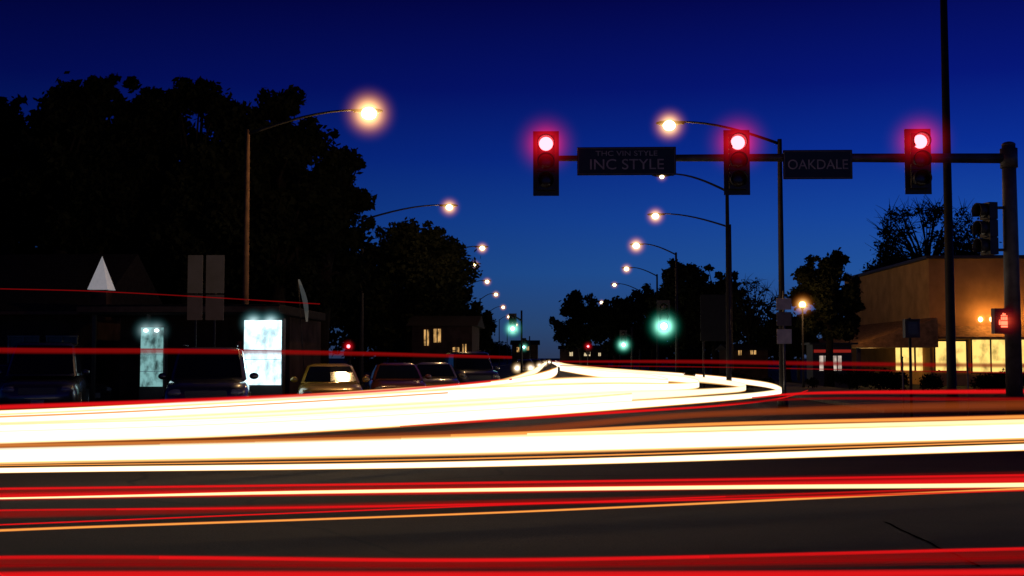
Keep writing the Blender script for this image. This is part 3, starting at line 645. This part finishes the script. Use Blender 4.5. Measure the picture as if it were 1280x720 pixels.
car((X(545,41),41,.006),R(8),"car","grey","grey car waiting in the queue")
car((X(600,49),49,.006),R(14),"suv","dark","dark SUV waiting further down the avenue")
car((X(340,42),42,.006),R(60),"car","grey","grey car parked sideways in the lot")
car((X(120,36),36,.006),R(70),"car","dark","dark car parked beside the low shop")
for px,d in ((655,110),(668,140),(676,190),(683,260)):
    c_=car((X(px,d),d,.006),0,"car","grey","oncoming car with bright headlights far down the avenue",lights=True,name="oncoming_car",group="oncoming cars far away")
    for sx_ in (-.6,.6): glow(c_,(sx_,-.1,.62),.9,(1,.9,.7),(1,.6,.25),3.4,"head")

# ------------------------------------------------------------ light trails (streaks at lamp height)
def spline(P,k=14):
    P=[P[0]*2-P[1]]+P+[P[-1]*2-P[-2]]; out=[]
    for i in range(1,len(P)-2):
        for j in range(k):
            t=j/k; a,b,c,d=P[i-1],P[i],P[i+1],P[i+2]
            out.append(.5*((2*b)+(c-a)*t+(2*a-5*b+4*c-d)*t*t+(3*b-a-3*c+d)*t*t*t))
    out.append(P[-2]); return out
def trail(pts,h,m,label,group,depth=None):
    P=[]
    for i,p in enumerate(pts):
        w_=S(p[0],p[1],depth[i]) if depth else H(p[0],p[1],h)
        P.append(np.array([w_.x,w_.y,w_.z,p[2]*w_.y/F]))
    Q=spline(P); me=bpy.data.meshes.new("light_trail"); vs=[];uv=[];u=0; o0=Q[0]
    for i,q in enumerate(Q):
        if i: u+=float(np.linalg.norm(q[:3]-Q[i-1][:3]))
        t_=max(.004,q[3]); vs+=[(q[0]-o0[0],q[1]-o0[1],q[2]-t_/2-h),(q[0]-o0[0],q[1]-o0[1],q[2]+t_/2-h)]; uv.append(u)
    fs=[(2*i,2*i+2,2*i+3,2*i+1) for i in range(len(Q)-1)]
    me.from_pydata(vs,[],fs); ul=me.uv_layers.new(name="UVMap"); dd=[]
    for i in range(len(Q)-1): dd+=[uv[i],0,uv[i+1],0,uv[i+1],1,uv[i],1]
    ul.data.foreach_set("uv",dd); me.materials.append(m)
    o=bpy.data.objects.new("light_trail",me); COL.objects.link(o); o.location=(o0[0],o0[1],h); return tag(o,label,"light trail",group)
TW=trailmat("white_streak",(1,.97,.88),(1,.35,.06),1.5,soft=.35,k=9,cut=-.12,tint=(1,.80,.38))
TWY=trailmat("warm_white_streak",(1,.92,.66),(1,.22,.03),1.35,soft=.5,k=8,cut=.12,tint=(1,.62,.18))
TO=trailmat("orange_streak",(1,.36,.07),(.7,.05,.005),1.0,soft=.8,k=6,cut=.1)
TR=trailmat("red_streak",(.85,.008,.01),(.30,.0,.003),.9,soft=.9,k=10,cut=.12,amax=.95)
TRD=trailmat("dim_red_streak",(.32,.003,.004),(.12,.0,.002),.7,soft=.9,k=8,cut=.1,amax=.8)
TC=trailmat("yellow_core_streak",(1,.84,.42),(1,.15,.02),1.4,soft=.7,k=5,cut=.05,tint=(1,.5,.12))
TF=trailmat("faint_red_wash",(.45,.006,.004),(.14,.001,.001),.65,soft=1.0,k=22,cut=.2,amax=.65,noi=1.3)
TFO=trailmat("faint_orange_wash",(.55,.09,.015),(.2,.005,.002),.6,soft=1.0,k=22,cut=.2,amax=.6,noi=1.3)
GH="headlight streaks left by turning cars"; GR="tail light streaks of crossing cars"; GC="headlight streaks of crossing cars"
LH="bright white headlight streak sweeping round the crossing"; LC="bright white headlight streak crossing the street"; LR="red tail light streak crossing the dark asphalt"; LO="thin orange light streak crossing the dark asphalt"; LF="faint red wash of light above the asphalt"
trail([(-500,562,30),(0,547,20),(300,537,20),(560,522,18),(760,508,13),(900,498,9),(960,492,8),(976,487,8),(945,479,8),(870,471,8),(780,464,6),(715,458,4),(694,452,3)],.65,TW,LH,GH)
trail([(-500,548,26),(0,535,20),(300,523,22),(560,508,20),(760,496,18),(880,490,11),(932,485,9),(905,478,9),(820,469,10),(720,459,7),(692,453,3)],.68,TWY,LH,GH)
trail([(-500,540,26),(0,525,20),(300,511,24),(500,499,24),(640,491,24),(760,486,20),(840,484,13),(874,480,9),(850,474,10),(780,468,13),(712,460,10),(690,453,3)],.70,TW,LH,GH)
trail([(-500,530,14),(0,517,10),(300,502,10),(500,490,12),(600,483,12),(655,476,14),(690,467,14),(697,459,7),(694,452,3)],.72,TW,LH,GH)
trail([(0,541,26),(300,530,22),(560,515,20),(700,505,16),(790,497,14)],.66,TW,LH,GH)
trail([(600,489,14),(700,480,18),(790,477,14),(835,478,10),(810,472,10),(750,467,12),(700,460,8)],.71,TW,LH,GH)
trail([(540,489,5),(620,479,8),(660,468,11),(676,459,9),(684,452,4)],.72,TWY,LH,GH)
trail([(-600,526,12),(0,509,10),(300,498,8),(500,487,6),(640,474,4)],.85,TR,LR,GR)
trail([(-600,536,5),(0,521,4),(300,507,3),(560,491,3)],.86,TO,LO,GR)
trail([(-600,578,16),(0,558,14),(400,548,14),(640,538,16),(900,517,14),(1280,506,22),(1900,494,22)],.78,TFO,LF,GR)
trail([(500,533,2),(620,525,6),(760,516,6),(900,507,4),(975,498,3),(1010,488,2)],.6,TR,LR,GR)
trail([(-600,584,30),(0,570,25),(640,556,27),(1280,539,24),(1900,522,24)],.66,TW,LC,GC)
trail([(-600,568,7),(0,557,6),(400,549,6),(640,542,7),(900,530,7),(1280,521,8),(1900,505,9)],.76,TO,LO,GC)
trail([(200,555,3),(640,544,6),(900,536,8),(1280,527,9),(1900,512,10)],.74,TC,LC,GC)
trail([(-600,600,9),(0,588,8),(640,579,9),(1280,559,10),(1900,540,10)],.62,TW,LC,GC)
trail([(-600,589,3),(0,582,2),(640,572,3),(1280,552,3),(1900,535,4)],.70,TO,LO,GC)
trail([(-600,628,26),(0,617,24),(640,608,20),(1280,597,22),(1900,586,20)],.79,TF,LF,GR)
trail([(-600,635,15),(0,621,13),(640,612,13),(1280,600,13),(1900,588,12)],.8,TR,LR,GR)
trail([(-600,632,3),(0,623,3),(400,615,6),(900,609,7),(1280,606,8),(1900,596,8)],.84,TC,LO,GR)
trail([(-600,616,5),(0,611,5),(640,603,5),(1280,594,5),(1900,585,5)],.83,TR,LR,GR)
trail([(-600,692,6),(0,663,5),(640,640,4),(1280,611,5),(1900,588,5)],.78,TO,LO,GR)
trail([(-600,680,4),(0,656,3),(400,640,3),(900,621,3),(1280,608,3),(1900,588,3)],.78,TR,LR,GR)
trail([(-600,645,5),(0,638,4),(400,634,5),(900,624,4),(1280,613,3)],.79,TR,LR,GR)
trail([(-600,650,18),(0,643,16),(400,634,14),(900,622,12),(1280,611,10)],.775,TF,LF,GR)
trail([(-900,724,26),(0,704,26),(640,705,24),(1280,695,26),(2000,680,26)],.78,TF,LF,GR)
trail([(-900,716,8),(0,697,8),(640,700,8),(1280,686,7),(2000,670,8)],.8,TR,LR,GR)
trail([(-900,728,6),(0,707,5),(640,707,4),(1280,697,5),(2000,680,6)],.8,TRD,LR,GR)
trail([(-900,737,20),(0,719,14),(640,719,15),(1280,715,14),(2000,702,18)],.78,TR,LR,GR)
trail([(940,497,3),(1030,491,6),(1280,489,9),(1900,484,10)],.82,TR,LR,GR)
trail([(900,505,3),(1030,498,5),(1280,499,8),(1900,497,8)],.8,TRD,LR,GR)
trail([(690,452,3),(850,452,7),(1000,454,8),(1280,457,9),(1900,462,10)],1.3,TRD,LR,GR,depth=[60,45,40,37,34])
trail([(700,457,2),(900,459,2),(1280,466,3),(1900,470,3)],1.2,TRD,LR,GR,depth=[60,44,36.9,34])
trail([(-500,432,12),(0,438,12),(250,439,11),(450,442,9),(640,447,5)],1.8,TF,LF,GR,depth=[22,24.6,25.1,27.1,40])
trail([(-500,430,4),(0,436,4),(250,437,3),(450,441,3),(640,446,3)],1.8,TRD,LR,GR,depth=[22,24.5,25,27,40])
trail([(-500,352,2),(0,361,2),(160,366,2),(400,380,2)],4,TRD,LR,GR,depth=[22,25,27,30])

print("objects",len(bpy.data.objects))
